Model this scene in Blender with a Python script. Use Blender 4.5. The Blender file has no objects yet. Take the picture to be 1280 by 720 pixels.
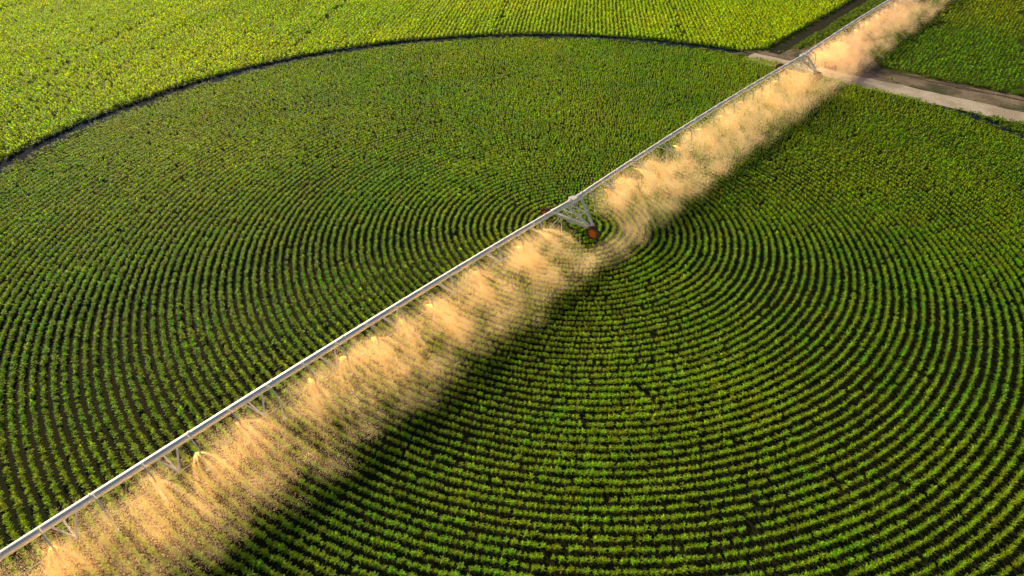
import bpy, bmesh, math, random
import numpy as np
from mathutils import Vector, Matrix, noise as mnoise
R = math.radians
rng = np.random.default_rng(7); random.seed(7)
scn = bpy.context.scene
scn.view_settings.view_transform='Standard'; scn.view_settings.look='None'; scn.view_settings.exposure=0

# ------------------------------------------------------------ layout (metres)
CAM_H=38.0
C_ROWS=np.array([6.8,63.4]); C_FIELD=np.array([4.2,65.2]); R_FIELD=67.6
PIV=np.array([6.4,63.3]); PANG=math.atan2(.764,.645)
SUN_AZ=np.array([-.55,.835]); SUN_AZ/=np.linalg.norm(SUN_AZ); SUN_EL=22.0

# ------------------------------------------------------------ node helpers
def newmat(name):
    m=bpy.data.materials.new(name); m.use_nodes=True; m.node_tree.nodes.clear(); return m,m.node_tree
class NB:
    def __init__(s,nt): s.nt=nt
    def n(s,t,**k):
        nd=s.nt.nodes.new(t)
        for a,b in k.items(): setattr(nd,a,b)
        return nd
    def put(s,inp,v):
        if isinstance(v,bpy.types.NodeSocket): s.nt.links.new(v,inp)
        elif v is not None: inp.default_value=v
    def m(s,op,a,b=None,c=None,clamp=False):
        nd=s.n('ShaderNodeMath',operation=op,use_clamp=clamp)
        for i,v in enumerate((a,b,c)):
            if v is not None: s.put(nd.inputs[i],v)
        return nd.outputs[0]
    def ss(s,v,a,b,lo=0.,hi=1.):
        nd=s.n('ShaderNodeMapRange',interpolation_type='SMOOTHSTEP')
        for i,x in enumerate((v,a,b,lo,hi)): s.put(nd.inputs[i],x)
        return nd.outputs[0]
    def noise(s,vec,scale,detail=4,rough=.55):
        nd=s.n('ShaderNodeTexNoise'); s.put(nd.inputs['Vector'],vec)
        nd.inputs['Scale'].default_value=scale; nd.inputs['Detail'].default_value=detail; nd.inputs['Roughness'].default_value=rough
        return nd.outputs['Fac']
    def mix(s,f,a,b,bt='MIX'):
        nd=s.n('ShaderNodeMix',data_type='RGBA',blend_type=bt)
        s.put(nd.inputs[0],f); s.put(nd.inputs[6],a); s.put(nd.inputs[7],b); return nd.outputs[2]
    def pos(s): return s.n('ShaderNodeNewGeometry').outputs['Position']

def leaf_mat(name,c1,c2,c3,trans=.45,rough=.5,midamt=.5,rv=.5):
    m,nt=newmat(name); b=NB(nt)
    p=b.pos(); big=b.ss(b.noise(p,.03,3),.35,.68); mid=b.ss(b.noise(p,.35,2),.35,.65)
    rnd=b.n('ShaderNodeObjectInfo').outputs['Random']
    col=b.mix(big,c1,c2); col=b.mix(b.m('MULTIPLY',mid,midamt),col,c3)
    hsv=b.n('ShaderNodeHueSaturation'); b.put(hsv.inputs['Color'],col)
    b.put(hsv.inputs['Value'],b.m('MULTIPLY_ADD',rnd,rv,1-rv/2)); b.put(hsv.inputs['Hue'],b.m('MULTIPLY_ADD',rnd,.03,.485))
    c=hsv.outputs[0]
    pr=b.n('ShaderNodeBsdfPrincipled'); b.put(pr.inputs['Base Color'],c); pr.inputs['Roughness'].default_value=rough
    pr.inputs['Specular IOR Level'].default_value=.25
    tr=b.n('ShaderNodeBsdfTranslucent'); b.put(tr.inputs['Color'],b.mix(.8,c,(2.3,2.1,.6,1),'MULTIPLY'))
    mx=b.n('ShaderNodeMixShader'); mx.inputs[0].default_value=trans
    nt.links.new(pr.outputs[0],mx.inputs[1]); nt.links.new(tr.outputs[0],mx.inputs[2])
    o=b.n('ShaderNodeOutputMaterial'); nt.links.new(mx.outputs[0],o.inputs[0]); return m

def soil_mat(name,c1,c2,c3=None,scale=.6,rough=.95,bump=.6,c3scale=.08,spec=.1,c3lo=.45,c3hi=.62):
    m,nt=newmat(name); b=NB(nt); p=b.pos()
    f=b.ss(b.noise(p,scale,8,.65),.3,.7); col=b.mix(f,c1,c2)
    if c3: col=b.mix(b.ss(b.noise(p,c3scale,5,.6),c3lo,c3hi),col,c3)
    fine=b.noise(p,7,4,.7); col=b.mix(.35,col,b.mix(fine,(.45,.45,.45,1),(1.5,1.5,1.5,1)),'MULTIPLY')
    pr=b.n('ShaderNodeBsdfPrincipled'); b.put(pr.inputs['Base Color'],col); pr.inputs['Roughness'].default_value=rough
    pr.inputs['Specular IOR Level'].default_value=spec
    bp=b.n('ShaderNodeBump'); bp.inputs['Strength'].default_value=bump; bp.inputs['Distance'].default_value=.25
    b.put(bp.inputs['Height'],b.noise(p,2.2,8,.7)); nt.links.new(bp.outputs[0],pr.inputs['Normal'])
    o=b.n('ShaderNodeOutputMaterial'); nt.links.new(pr.outputs[0],o.inputs[0]); return m

def plain_mat(name,c,rough=.5,metal=0.,var=.3,scale=6,c2=None,coat=0):
    m,nt=newmat(name); b=NB(nt)
    tc=b.n('ShaderNodeTexCoord').outputs['Object']
    f=b.ss(b.noise(tc,scale,5,.6),.3,.7)
    col=b.mix(f,c,c2 or tuple(x*(1-var) for x in c[:3])+(1,))
    pr=b.n('ShaderNodeBsdfPrincipled'); b.put(pr.inputs['Base Color'],col)
    pr.inputs['Roughness'].default_value=rough; pr.inputs['Metallic'].default_value=metal
    pr.inputs['Coat Weight'].default_value=coat; pr.inputs['Coat Roughness'].default_value=.35
    o=b.n('ShaderNodeOutputMaterial'); nt.links.new(pr.outputs[0],o.inputs[0]); return m

# ------------------------------------------------------------ ground sheets
def link(o): scn.collection.objects.link(o); return o
def sheet(name,verts,faces,z,mat):
    me=bpy.data.meshes.new(name); me.from_pydata([(v[0],v[1],z) for v in verts],[],faces); me.materials.append(mat)
    return link(bpy.data.objects.new(name,me))
g_mat=soil_mat('ground_mat',(.06,.085,.012,1),(.10,.13,.015,1),(.10,.08,.03,1),scale=.25,c3lo=.55,c3hi=.75)
sheet('ground',[(-3000,-3000),(3000,-3000),(3000,3000),(-3000,3000)],[(0,1,2,3)],0,g_mat)
N=256
disc=[tuple(C_FIELD+R_FIELD*np.array([math.cos(2*math.pi*i/N),math.sin(2*math.pi*i/N)])) for i in range(N)]
sheet('field_soil',disc,[tuple(range(N))],.004,soil_mat('field_soil_mat',(.022,.024,.009,1),(.034,.032,.012,1),(.016,.024,.010,1),scale=1.2))
vs=[];fs=[]
for i in range(N):
    a=2*math.pi*i/N; d=np.array([math.cos(a),math.sin(a)])
    w=.25*math.sin(a*9)+.2*math.sin(a*23)
    vs+= [tuple(C_FIELD+(R_FIELD-.3+w*.4)*d),tuple(C_FIELD+(R_FIELD+3.4+w)*d)]
for i in range(N): j=(i+1)%N; fs.append((2*i,2*i+1,2*j+1,2*j))
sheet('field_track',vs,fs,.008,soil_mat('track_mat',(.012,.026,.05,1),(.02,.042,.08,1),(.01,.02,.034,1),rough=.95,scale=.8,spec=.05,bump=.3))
def ragged(poly,amp,step=1.5,seed=0):
    out=[]
    for i in range(len(poly)):
        a=np.array(poly[i],float); b=np.array(poly[(i+1)%len(poly)],float); L=np.linalg.norm(b-a); n=max(1,int(L/step)); nn=np.array([-(b-a)[1],(b-a)[0]])/L
        for k in range(n):
            p=a+(b-a)*k/n; q=mnoise.noise(Vector((p[0]*.25,p[1]*.25,seed)))+.5*mnoise.noise(Vector((p[0]*.9,p[1]*.9,seed)))
            out.append(tuple(p+nn*q*amp))
    return out
def polysheet(name,poly,z,mat):
    bm=bmesh.new(); v=[bm.verts.new((p[0],p[1],z)) for p in poly]; f=bm.faces.new(v)
    bmesh.ops.triangulate(bm,faces=[f]); 
    for f in bm.faces:
        if f.normal.z<0: f.normal_flip()
    me=bpy.data.meshes.new(name); bm.to_mesh(me); me.materials.append(mat); return link(bpy.data.objects.new(name,me))
YARD=[(39,124),(46,119),(50,112),(72,92.0),(148,23),(160,36),(79,102.5),(63,115),(63,124),(73,137),(93,163),(140,225),(132,228),(89,166),(62,133),(53,126),(44,126)]
dirt=soil_mat('dirt_mat',(.22,.17,.125,1),(.42,.33,.25,1),(.10,.11,.06,1),scale=.35,c3scale=.12)
polysheet('dirt_yard',ragged(YARD,1.2,seed=3),.012,dirt)
def strip(cl,w,seed=0,amp=.3):
    cl=[np.array(c,float) for c in cl]; pts=[]
    for a,b in zip(cl[:-1],cl[1:]):
        n=int(np.linalg.norm(b-a)/1.5)+1
        for k in range(n): pts.append(a+(b-a)*k/n)
    pts.append(cl[-1]); vs=[];fs=[]
    for i,p in enumerate(pts):
        t=pts[min(i+1,len(pts)-1)]-pts[max(i-1,0)]; t/=np.linalg.norm(t); nn=np.array([-t[1],t[0]])
        q1=amp*mnoise.noise(Vector((p[0]*.3,p[1]*.3,seed))); q2=amp*mnoise.noise(Vector((p[0]*.3,p[1]*.3,seed+9)))
        vs+=[tuple(p+nn*(w/2+q1)),tuple(p-nn*(w/2+q2))]
    fs=[(2*i,2*i+1,2*i+3,2*i+2) for i in range(len(pts)-1)]
    return vs,fs
grav=soil_mat('gravel_mat',(.66,.56,.46,1),(.80,.70,.60,1),(.56,.47,.37,1),scale=.5,c3scale=.2,bump=.3)
v,f=strip([(42,122.5),(47,117.8),(54,111.3),(73.8,93.8),(152,25)],5.2,1,.6); sheet('gravel_road',v,f,.016,grav)
v,f=strip([(47,124),(52,129.5),(58,137),(80,164.5),(130,226)],2.2,4,.5); sheet('farm_track',v,f,.02,soil_mat('farm_track_mat',(.03,.03,.02,1),(.06,.05,.035,1),(.03,.04,.015,1)))
rut=soil_mat('rut_mat',(.10,.08,.06,1),(.17,.135,.10,1),rough=.9)
for k,(cl,w) in enumerate([([(52,120),(60,116.5),(79,99.8),(150,38)],.8),([(54,121.6),(61.5,118),(64,113.5),(80,101.5)],.5),([(51,115.5),(60,124),(70,137),(92,166)],.7),([(54,115),(63,125),(73,138),(95,168)],.6)]):
    v,f=strip(cl,w,20+k,.5); sheet('wheel_rut',v,f,.024+.004*k,rut)

# ------------------------------------------------------------ plants
def plant_mesh(name,nleaf,h,spread,width,mat,droop=.5,seg=3,seed=0,stem=True,upright=.4):
    r=random.Random(seed); vs=[];fs=[]
    for i in range(nleaf):
        a=i*2.4+r.uniform(-.5,.5); z0=h*(.1+.55*i/nleaf*r.uniform(.7,1.1)); L=spread*r.uniform(.75,1.15)*(1.1-.35*i/nleaf)
        rise=h*r.uniform(.25,.6)*(upright+.6); w=width*r.uniform(.8,1.2); dx,dy=math.cos(a),math.sin(a); base=len(vs)
        for k in range(seg+1):
            t=k/seg; rad=L*t; z=z0+rise*(t*1.6-droop*1.9*t*t); ww=w*(.45+1.3*t-1.7*t*t) if k<seg else w*.06
            tw=r.uniform(-.25,.25)
            for sgn in (-1,1): vs.append((dx*rad-dy*ww*sgn,dy*rad+dx*ww*sgn,max(.02,z+sgn*ww*tw)))
        for k in range(seg): q=base+2*k; fs.append((q,q+1,q+3,q+2))
    if stem:
        b=len(vs)
        for k in range(3): vs.append((.02*math.cos(2.1*k),.02*math.sin(2.1*k),0))
        for k in range(3): vs.append((.01*math.cos(2.1*k),.01*math.sin(2.1*k),h*.8))
        for k in range(3): fs.append((b+k,b+(k+1)%3,b+3+(k+1)%3,b+3+k))
    me=bpy.data.meshes.new(name); me.from_pydata(vs,[],fs); me.materials.append(mat)
    return me
def variants(cname,n,**k):
    col=bpy.data.collections.new(cname)
    for i in range(n): col.objects.link(bpy.data.objects.new(f'{cname}_{i}',plant_mesh(f'{cname}_{i}',seed=i*13+1,**k)))
    return col
def scatter(name,pts,scl,col,nvar,tilt=.12,rot=None,vid=None):
    n=len(pts); co=np.zeros((n,3),np.float32); co[:,:pts.shape[1]]=pts
    me=bpy.data.meshes.new(name); me.vertices.add(n); me.vertices.foreach_set('co',co.ravel())
    if rot is None: rot=np.stack([rng.normal(0,tilt,n),rng.normal(0,tilt,n),rng.uniform(0,6.283,n)],1)
    rot=rot.astype(np.float32)
    if vid is None: vid=rng.integers(0,nvar,n)
    a=me.attributes.new('rot','FLOAT_VECTOR','POINT'); a.data.foreach_set('vector',rot.ravel())
    a=me.attributes.new('scl','FLOAT','POINT'); a.data.foreach_set('value',scl.astype(np.float32))
    a=me.attributes.new('vid','INT','POINT'); a.data.foreach_set('value',vid.astype(np.int32))
    me.update(); ob=link(bpy.data.objects.new(name,me))
    ng=bpy.data.node_groups.new(name+'_gn','GeometryNodeTree')
    ng.interface.new_socket('Geometry',in_out='INPUT',socket_type='NodeSocketGeometry'); ng.interface.new_socket('Geometry',in_out='OUTPUT',socket_type='NodeSocketGeometry')
    N_=ng.nodes.new; L=ng.links.new
    gi=N_('NodeGroupInput'); go=N_('NodeGroupOutput'); ip=N_('GeometryNodeInstanceOnPoints')
    ci=N_('GeometryNodeCollectionInfo'); ci.inputs['Collection'].default_value=col; ci.inputs['Separate Children'].default_value=True; ci.inputs['Reset Children'].default_value=True
    def att(nm,dt):
        x=N_('GeometryNodeInputNamedAttribute'); x.data_type=dt; x.inputs['Name'].default_value=nm
        return [s for s in x.outputs if s.enabled and s.name=='Attribute'][0]
    e=N_('FunctionNodeEulerToRotation'); L(att('rot','FLOAT_VECTOR'),e.inputs[0]); L(e.outputs[0],ip.inputs['Rotation'])
    L(att('scl','FLOAT'),ip.inputs['Scale']); L(att('vid','INT'),ip.inputs['Instance Index']); ip.inputs['Pick Instance'].default_value=True
    L(gi.outputs[0],ip.inputs['Points']); L(ci.outputs[0],ip.inputs['Instance']); L(ip.outputs[0],go.inputs[0])
    md=ob.modifiers.new('scatter','NODES'); md.node_group=ng; return ob
def inpoly(P,poly):
    x,y=P[:,0],P[:,1]; c=np.zeros(len(P),bool); n=len(poly)
    for i in range(n):
        x1,y1=poly[i]; x2,y2=poly[(i+1)%n]
        if y1==y2: continue
        k=((y1>y)!=(y2>y))&(x<(x2-x1)*(y-y1)/(y2-y1)+x1); c^=k
    return c
def lownoise(P,s,seed=0):
    r=np.random.default_rng(seed); v=np.zeros(len(P))
    for k in range(7):
        a=r.uniform(0,6.28); f=s*r.uniform(.5,2.2); v+=np.sin((P[:,0]*math.cos(a)+P[:,1]*math.sin(a))*f+r.uniform(0,6.28))
    return v/7
crop_mat=leaf_mat('crop_leaf_mat',(.22,.44,.024,1),(.36,.50,.024,1),(.43,.50,.03,1),.5,midamt=.45,rv=.4)
ccol=variants('crop_plant',5,nleaf=12,h=.50,spread=.27,width=.078,mat=crop_mat)
ROW=.74; P=[]
for i in range(1,100):
    r=ROW*(i-.4); n=int(2*math.pi*r/.34)
    a=(np.arange(n)+rng.uniform(-.25,.25,n))/n*2*math.pi+rng.uniform(0,6)
    rr=r+rng.normal(0,.018,n)+.05*np.sin(a*7+i*.3)
    P.append(np.stack([C_ROWS[0]+rr*np.cos(a),C_ROWS[1]+rr*np.sin(a)],1))
P=np.concatenate(P); d=np.linalg.norm(P-C_FIELD,axis=1)
P=P[(d<R_FIELD-.1)&~inpoly(P,YARD)&(rng.random(len(P))>.02)]
scl=(1+.11*lownoise(P,.25,1)*2)*rng.uniform(.82,1.18,len(P))
scatter('crop_rows',P,scl,ccol,5)
of_mat=leaf_mat('outer_leaf_mat',(.36,.54,.018,1),(.50,.60,.018,1),(.44,.60,.022,1),.55,midamt=.4,rv=.35)
ocol=variants('outer_crop_plant',4,nleaf=11,h=.8,spread=.52,width=.12,mat=of_mat,upright=.6)
xs=np.arange(-160,100,.8); ys=np.arange(35,200,.7); X,Y=np.meshgrid(xs,ys)
P=np.stack([X.ravel(),Y.ravel()],1); P[:,1]+=rng.uniform(-.2,.2,len(P)); 
P[:,0]+=rng.normal(0,.05,len(P))+(P[:,1]-100)*.06+ .0004*(P[:,1]-100)**2
d=np.linalg.norm(P-C_FIELD,axis=1); q=np.array([50.,128.]); dirv=np.array([31,37.])/np.hypot(31,37)
left=((P-q)@np.array([-dirv[1],dirv[0]]))>2.0
k=(d>R_FIELD+3.3)&left&((P[:,1]>122)|(P[:,0]<0))&~inpoly(P,YARD)
tram=(np.abs(((P[:,0]-(P[:,1]-100)*.06-.0004*(P[:,1]-100)**2)+60)%36-18)<.45)&(rng.random(len(P))<.4)
P=P[k&~tram]; P=P[rng.random(len(P))>.02]
scl=(1+.25*lownoise(P*np.array([1,.15]),.8,5)+.10*lownoise(P,.1,6))*rng.uniform(.85,1.15,len(P))
scatter('green_field',P,scl,ocol,4,.18)
RF=[(63.5,116),(64.5,123),(84,141),(101,163),(150,225),(250,200),(250,-40),(170,25),(80,104)]
rmat=leaf_mat('right_leaf_mat',(.22,.42,.016,1),(.38,.46,.016,1),(.14,.27,.014,1),.5)
rcol=variants('right_crop_plant',3,nleaf=10,h=.6,spread=.45,width=.1,mat=rmat)
u=np.array([.80,-.60]); w=np.array([.60,.80]); A,B=np.meshgrid(np.arange(-90,140,.6),np.arange(-20,140,1.05))
P=np.array([70,112.])+A.ravel()[:,None]*u+B.ravel()[:,None]*w+rng.normal(0,.08,(A.size,2))
ln=lownoise(P,.18,8); P=P[inpoly(P,RF)&(ln>-.27)]
P=P[P[:,0]<160]
scatter('neighbouring_field',P,rng.uniform(.7,1.3,len(P)),rcol,3,.2)
gmat=leaf_mat('grass_mat',(.14,.28,.016,1),(.20,.33,.02,1),(.26,.29,.04,1),.45)
gcol=variants('grass_tuft',3,nleaf=14,h=.4,spread=.4,width=.05,mat=gmat,stem=False,upright=.9,seg=2)
n=100000; P=np.stack([rng.uniform(30,150,n),rng.uniform(20,220,n)],1)
d=np.linalg.norm(P-C_FIELD,axis=1); left2=((P-q)@np.array([-dirv[1],dirv[0]]))
G1=(d>R_FIELD+1.5)&(P[:,1]<112)&~inpoly(P,RF)
G2=(P[:,1]>121)&(left2<3)&(d>R_FIELD+3)&~inpoly(P,RF)
k=(G1|G2)&~inpoly(P,YARD)&(np.abs(left2)>1.6)&(lownoise(P,.4,3)>-.35)
P1=P[k]
n=6000; P=np.stack([rng.uniform(40,150,n),rng.uniform(20,220,n)],1)
P2=P[inpoly(P,YARD)&(lownoise(P,.35,4)>.2)]
rp=np.array([54,111.3]); P2=P2[np.abs((P2-rp)@np.array([.659,.752]))>2.4]
a=rng.uniform(0,6.28,2500); rr=R_FIELD+rng.choice([.1,3.1],2500)+rng.normal(0,.2,2500)
P3=C_FIELD+rr[:,None]*np.stack([np.cos(a),np.sin(a)],1)
P3=P3[~inpoly(P3,YARD)]
P=np.concatenate([P1,P2,P3]); scatter('grass',P,rng.uniform(.6,1.5,len(P)),gcol,3,.2)

# ------------------------------------------------------------ pivot machine
def tube(bm,a,b,r,n=8,r2=None,caps=True):
    a=Vector(a);b=Vector(b);d=b-a;L=d.length
    q=d.to_track_quat('Z','Y').to_matrix().to_4x4()
    bmesh.ops.create_cone(bm,cap_ends=caps,segments=n,radius1=r,radius2=r if r2 is None else r2,depth=L,matrix=Matrix.Translation((a+b)/2)@q)
def box(bm,c,s,bev=.02):
    g=bmesh.ops.create_cube(bm,size=1,matrix=Matrix.Translation(c)@Matrix.Diagonal((*s,1)))
    es=list({e for v in g['verts'] for e in v.link_edges}); bmesh.ops.bevel(bm,geom=es,offset=bev,segments=1,affect='EDGES')
machine=link(bpy.data.objects.new('center_pivot_irrigation_machine',None)); machine.location=(PIV[0],PIV[1],0); machine.rotation_euler=(0,0,PANG)
def part(name,bm,mat,smooth=False):
    me=bpy.data.meshes.new(name); bm.to_mesh(me); bm.free(); me.materials.append(mat)
    if smooth:
        for p in me.polygons: p.use_smooth=True
    o=link(bpy.data.objects.new(name,me)); o.parent=machine; return o
steel=plain_mat('galvanised_steel',(.96,.95,.94,1),.6,.1,.04,2.)
pipe_m=plain_mat('pipe_steel',(.98,.975,.965,1),.55,.6,.03,1.2)
rubber=plain_mat('tyre_rubber',(.05,.04,.035,1),.85,c2=(.25,.13,.06,1),scale=3)
orange=plain_mat('wheel_rim_paint',(1.0,.25,.03,1),.5,c2=(.8,.2,.04,1),scale=4)
hosem=plain_mat('hose_plastic',(.90,.87,.78,1),.5)
SPAN=63.5; TOW=[-SPAN,0,SPAN,2*SPAN-2]; S0,S1=-SPAN-14,2*SPAN+40
def pz(s):
    knots=[S0]+TOW+[S1]
    for a,b in zip(knots[:-1],knots[1:]):
        if a<=s<=b:
            t=(s-a)/(b-a); return 3.35+.5*4*t*(1-t)*(1 if b-a>40 else .2)
    return 3.35
PR=.26
bm=bmesh.new(); ss=np.arange(S0,S1,2.0)
NS=20; rings=[]
for s in ss:
    z=pz(s); rings.append([bm.verts.new((s,PR*math.cos(2*math.pi*k/NS),z+PR*math.sin(2*math.pi*k/NS))) for k in range(NS)])
for a,b in zip(rings[:-1],rings[1:]):
    for k in range(NS): bm.faces.new((a[k],a[(k+1)%NS],b[(k+1)%NS],b[k]))
bmesh.ops.recalc_face_normals(bm,faces=bm.faces); part('main_pipe',bm,pipe_m,True)
bm=bmesh.new()
for s in np.arange(S0+3,S1,6.35):
    z=pz(s); tube(bm,(s-.05,0,z),(s+.05,0,z),PR+.05,14)
part('pipe_flanges',bm,steel)
bm=bmesh.new(); bays=10
for a,b in [(TOW[0],TOW[1]),(TOW[1],TOW[2]),(TOW[2],TOW[3])]:
    st=(b-a)/bays; prev=None
    for k in range(1,bays):
        s=a+st*k; t=k/bays; z=pz(s); dep=1.3*(.55+.45*4*t*(1-t)); wd=1.1
        for sg in (-1,1):
            tube(bm,(s-.75,0,z-.1),(s,sg*wd,z-dep),.065,5); tube(bm,(s+.75,0,z-.1),(s,sg*wd,z-dep),.065,5)
        tube(bm,(s,-wd,z-dep),(s,wd,z-dep),.065,5)
        p0=prev or (a+.4,.05,pz(a)-.25)
        for sg in (-1,1): tube(bm,(p0[0],sg*p0[1],p0[2]),(s,sg*wd,z-dep),.035,4)
        prev=(s,wd,z-dep)
    for sg in (-1,1): tube(bm,(prev[0],sg*prev[1],prev[2]),(b-.4,sg*.05,pz(b)-.25),.035,4)
part('truss_rods',bm,steel)
bm=bmesh.new(); bmn=bmesh.new(); DR=3.0; drops=[s for s in np.arange(S0+1.5,S1,DR) if min(abs(s-t) for t in TOW)>.9]
for i,s in enumerate(drops):
    z=pz(s); sg=-1 
    pts=[(s,0,z+.12),(s,sg*.25,z+.38),(s,sg*.8,z+.38),(s,sg*1.35,z+.1),(s+.03,sg*1.5,z-.6),(s+.05,sg*1.52,1.9)]
    for p,q2 in zip(pts[:-1],pts[1:]): tube(bm,p,q2,.06,5)
    tube(bmn,(s+.05,sg*1.52,1.92),(s+.05,sg*1.52,1.72),.07,8); tube(bmn,(s+.05,sg*1.52,1.70),(s+.05,sg*1.52,1.67),.13,10)
part('drop_hoses',bm,hosem); part('sprinkler_heads',bmn,steel)
def tower(s,i):
    z=pz(s); bm=bmesh.new(); HB=3.1; zb=1.0
    box(bm,(s,0,zb),(.36,2*HB,.3))
    for sg in (-1,1):
        for o in (-1.25,1.25):
            tube(bm,(s+o,sg*.08,z-.1),(s+(.12 if o>0 else -.12),sg*(HB-.35),zb+.08),.15,8)
        tube(bm,(s-.6,sg*1.35,zb+1.25),(s+.6,sg*1.35,zb+1.25),.07,6)
        tube(bm,(s-.1,sg*1.3,zb+1.3),(s,sg*.3,zb+.1),.06,6)
    tube(bm,(s-.6,-1.35,zb+1.25),(s-.6,1.35,zb+1.25),.06,6); tube(bm,(s+.6,-1.35,zb+1.25),(s+.6,1.35,zb+1.25),.06,6)
    tube(bm,(s-1.3,0,z-.02),(s+1.3,0,z-.02),.33,12); box(bm,(s,0,z+.04),(.8,.7,.62))
    tube(bm,(s-.05,.1,z-.1),(s-.05,.1,zb),.06,6)
    box(bm,(s+.4,.65,z-.25),(.4,.32,.5)); tube(bm,(s+.4,.6,z-.2),(s+.4,.1,z-.1),.04,6)
    box(bm,(s,0,zb-.22),(.4,.6,.26)); tube(bm,(s,-HB,zb-.26),(s,HB,zb-.26),.04,6)
    part(f'tower_frame_{i}',bm,steel)
    bt=bmesh.new(); br=bmesh.new(); K=1.15
    for sg in (-1,1):
        y=sg*HB; xo=s-.45
        n=32; prof=[(-.19,.42),(-.22,.52),(-.19,.62),(0,.66),(.19,.62),(.22,.52),(.19,.42)]; cz=.66*K
        rg=[[bt.verts.new((xo+px,y+K*pr*math.cos(2*math.pi*k/n),cz+K*pr*math.sin(2*math.pi*k/n))) for px,pr in prof] for k in range(n)]
        for k in range(n):
            A=rg[k];B=rg[(k+1)%n]
            for j in range(len(prof)): bt.faces.new((A[j],A[(j+1)%7],B[(j+1)%7],B[j]))
        for k in range(20):
            a=2*math.pi*k/20; c=Vector((xo,y+.67*K*math.cos(a),cz+.67*K*math.sin(a)))
            bmesh.ops.create_cube(bt,size=1,matrix=Matrix.Translation(c)@Matrix.Rotation(a,4,'X')@Matrix.Rotation(.5*(1 if k%2 else -1),4,'Y')@Matrix.Diagonal((.36,.08,.07,1)))
        tube(br,(xo-.16,y,cz),(xo+.12,y,cz),.48,24); tube(br,(xo-.24,y,cz),(xo+.2,y,cz),.16,12)
        for k in range(6):
            a=k*math.pi/3; tube(br,(xo-.2,y+.33*math.cos(a),cz+.33*math.sin(a)),(xo-.14,y+.33*math.cos(a),cz+.33*math.sin(a)),.05,6)
        box(br,(xo+.45,y,.8),(.36,.42,.4))
    part(f'tyres_{i}',bt,rubber); part(f'wheel_rims_{i}',br,orange)
for i,s in enumerate(TOW): tower(s,i)

# ------------------------------------------------------------ water spray: droplet streaks (mist puffs + arcing jets)
m,nt=newmat('water_droplet_mat'); b=NB(nt)
df=b.n('ShaderNodeBsdfDiffuse'); df.inputs[0].default_value=(.86,.70,.50,1)  # white water tinted peach: the golden sunlight is put into its colour
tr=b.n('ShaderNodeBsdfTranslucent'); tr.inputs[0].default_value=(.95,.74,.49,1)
mx=b.n('ShaderNodeAddShader')  # both lobes at full strength, brightening the droplets for a sunlit glow
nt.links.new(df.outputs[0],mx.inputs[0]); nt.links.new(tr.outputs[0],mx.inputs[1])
o=b.n('ShaderNodeOutputMaterial'); nt.links.new(mx.outputs[0],o.inputs[0])
dcol=bpy.data.collections.new('droplet_cluster'); ND=420; NV=6; NJ=6
def streaks(name,c,d,L,W,r):
    n_=np.cross(d,r.normal(0,1,c.shape)); n_/=np.linalg.norm(n_,axis=1)[:,None]
    V=np.stack([c-d*L,c+n_*W,c+d*L,c-n_*W],1).reshape(-1,3)
    me=bpy.data.meshes.new(name); me.from_pydata(V.tolist(),[],[(4*k,4*k+1,4*k+2,4*k+3) for k in range(len(c))]); me.materials.append(m)
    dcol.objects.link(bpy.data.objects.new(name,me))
for i in range(NV):
    r=np.random.default_rng(100+i); c=r.normal(0,.42,(ND,3))
    d=r.normal(0,.5,(ND,3)); d[:,2]-=1.; d/=np.linalg.norm(d,axis=1)[:,None]
    streaks(f'droplets_{i}',c,d,r.uniform(.02,.055,(ND,1)),r.uniform(.004,.008,(ND,1)),r)
for i in range(NJ):     # local: x along pipe, -y downwind, origin at the gooseneck on the ground
    r=np.random.default_rng(300+i); n=6500
    nb=3+i%2; dirs=r.uniform(-1.05,.75,nb); dirs[0]=-.15+r.uniform(-.2,.2); sp=r.uniform(4.6,6.6,nb)
    bi=r.integers(0,nb,n); ph=dirs[bi]+r.normal(0,.035,n); v0=sp[bi]*(1+r.normal(0,.035,n)); el=.32+r.normal(0,.04,n)
    ta=r.random(n)**.85*1.08
    X=v0*np.sin(ph)*ta*(.75-.2*ta); T_=v0*np.cos(ph)*ta*(.75-.2*ta)+1.6*ta**2; Z=2.95+v0*np.sin(el)*ta*.8-3.7*ta**2
    c=np.stack([X,-T_,Z],1)+r.normal(0,1,(n,3))*(.02+.13*ta**1.4)[:,None]; c=c[c[:,2]>.1]
    d=r.normal(0,.35,c.shape); d[:,2]-=1.; d[:,1]-=.5; d/=np.linalg.norm(d,axis=1)[:,None]
    streaks(f'jet_{i}',c,d,r.uniform(.025,.06,(len(c),1)),r.uniform(.004,.009,(len(c),1)),r)
names=sorted(o.name for o in dcol.objects)   # instance index follows alphabetical order
di=[names.index(f'droplets_{i}') for i in range(NV)]; ji=[names.index(f'jet_{i}') for i in range(NJ)]
pts=[];sc=[]; JP=[]
for i,s in enumerate(np.arange(S0+1.5,S1,DR)):
    if i%2==0 or rng.random()<.3: JP.append((s,.7,0))
    big=rng.uniform(.75,1.25)*(1.4 if i%2==0 else .5); far=1. if s<75 else .6
    n=int(26*big); t=.5+rng.random(n)*3.4; pts.append(np.stack([s-.1*t+rng.normal(0,.25+.12*t,n),t,np.clip(3.0-.14*(t-.8)**2+rng.normal(0,.25,n),.3,3.05),],1)); sc.append(rng.uniform(.35,.75,n))
    n=int(92*(.65+.35*big)*far); t=-.2+rng.beta(1.08,1.45,n)*8.4; x=s+rng.uniform(-1.6,1.6,n)
    zt=3.1-.012*np.maximum(t-1,0)**2; z=.2+(zt-.2)*rng.beta(1.5,.95,n)
    pts.append(np.stack([x,t,z],1)); sc.append(rng.uniform(.8,1.25,n))
    n=6; t=-rng.random(n)*1.5; pts.append(np.stack([s+rng.uniform(-1.5,1.5,n),t,rng.uniform(.3,1.9,n)],1)); sc.append(rng.uniform(.7,1.,n))
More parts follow.
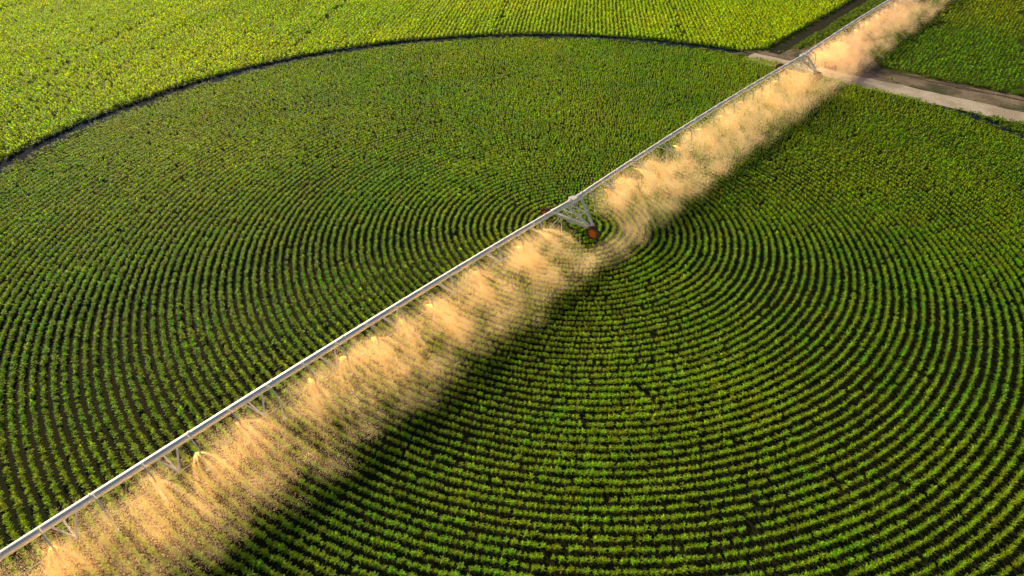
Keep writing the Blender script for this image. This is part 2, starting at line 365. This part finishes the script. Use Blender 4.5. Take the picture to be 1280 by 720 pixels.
pts=np.concatenate(pts); sc=np.concatenate(sc)
nz=np.array([mnoise.fractal(Vector((p[0]*.34+.16*p[1],p[1]*.2,p[2]*.3)),1,2,3) for p in pts])
neart=np.min([np.abs(pts[:,0]+1.2-t) for t in TOW],axis=0)
keep=(rng.random(len(pts))<np.clip(.74+1.0*nz,.2,1))&(pts[:,2]>.15)&~((neart<3.9)&(pts[:,1]<6)&(rng.random(len(pts))<.95))
pts=pts[keep]; sc=sc[keep]; JP=np.array([p for p in JP if min(abs(p[0]-t+1.2) for t in TOW)>4.5],float)
loc=np.concatenate([pts,JP]); loc[:,1]*=-1; n1,n2=len(pts),len(JP)
sc=np.concatenate([sc,rng.uniform(.93,1.08,n2)])
vid=np.concatenate([rng.choice(di,n1),rng.choice(ji,n2)])
rot=np.concatenate([np.stack([rng.normal(.25,.15,n1),rng.normal(0,.15,n1),rng.normal(0,.3,n1)],1),np.stack([np.zeros(n2),np.zeros(n2),rng.normal(0,.12,n2)],1)])
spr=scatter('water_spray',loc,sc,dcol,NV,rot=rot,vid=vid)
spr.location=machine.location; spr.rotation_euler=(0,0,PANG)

# ------------------------------------------------------------ light
w=bpy.data.worlds.new('World'); scn.world=w; w.use_nodes=True; nt=w.node_tree
bg=nt.nodes['Background']; sk=nt.nodes.new('ShaderNodeTexSky'); sk.sky_type='NISHITA'; sk.sun_disc=False
sk.sun_elevation=R(SUN_EL); sk.sun_rotation=math.atan2(SUN_AZ[0],SUN_AZ[1])%(2*math.pi)
nt.links.new(sk.outputs[0],bg.inputs[0]); bg.inputs[1].default_value=.068
ld=bpy.data.lights.new('sun','SUN'); ld.energy=5; ld.angle=R(.5); ld.color=(1,.79,.46)
lo=link(bpy.data.objects.new('sun',ld))
dv=Vector((-SUN_AZ[0]*math.cos(R(SUN_EL)),-SUN_AZ[1]*math.cos(R(SUN_EL)),-math.sin(R(SUN_EL))))
lo.rotation_euler=dv.to_track_quat('-Z','Y').to_euler(); lo.location=(0,0,80)
cd=bpy.data.cameras.new('camera'); cd.lens=24; cd.sensor_width=36; cd.clip_end=6000
co=link(bpy.data.objects.new('camera',cd)); co.location=(0,0,CAM_H); co.rotation_euler=(R(54),0,0); scn.camera=co
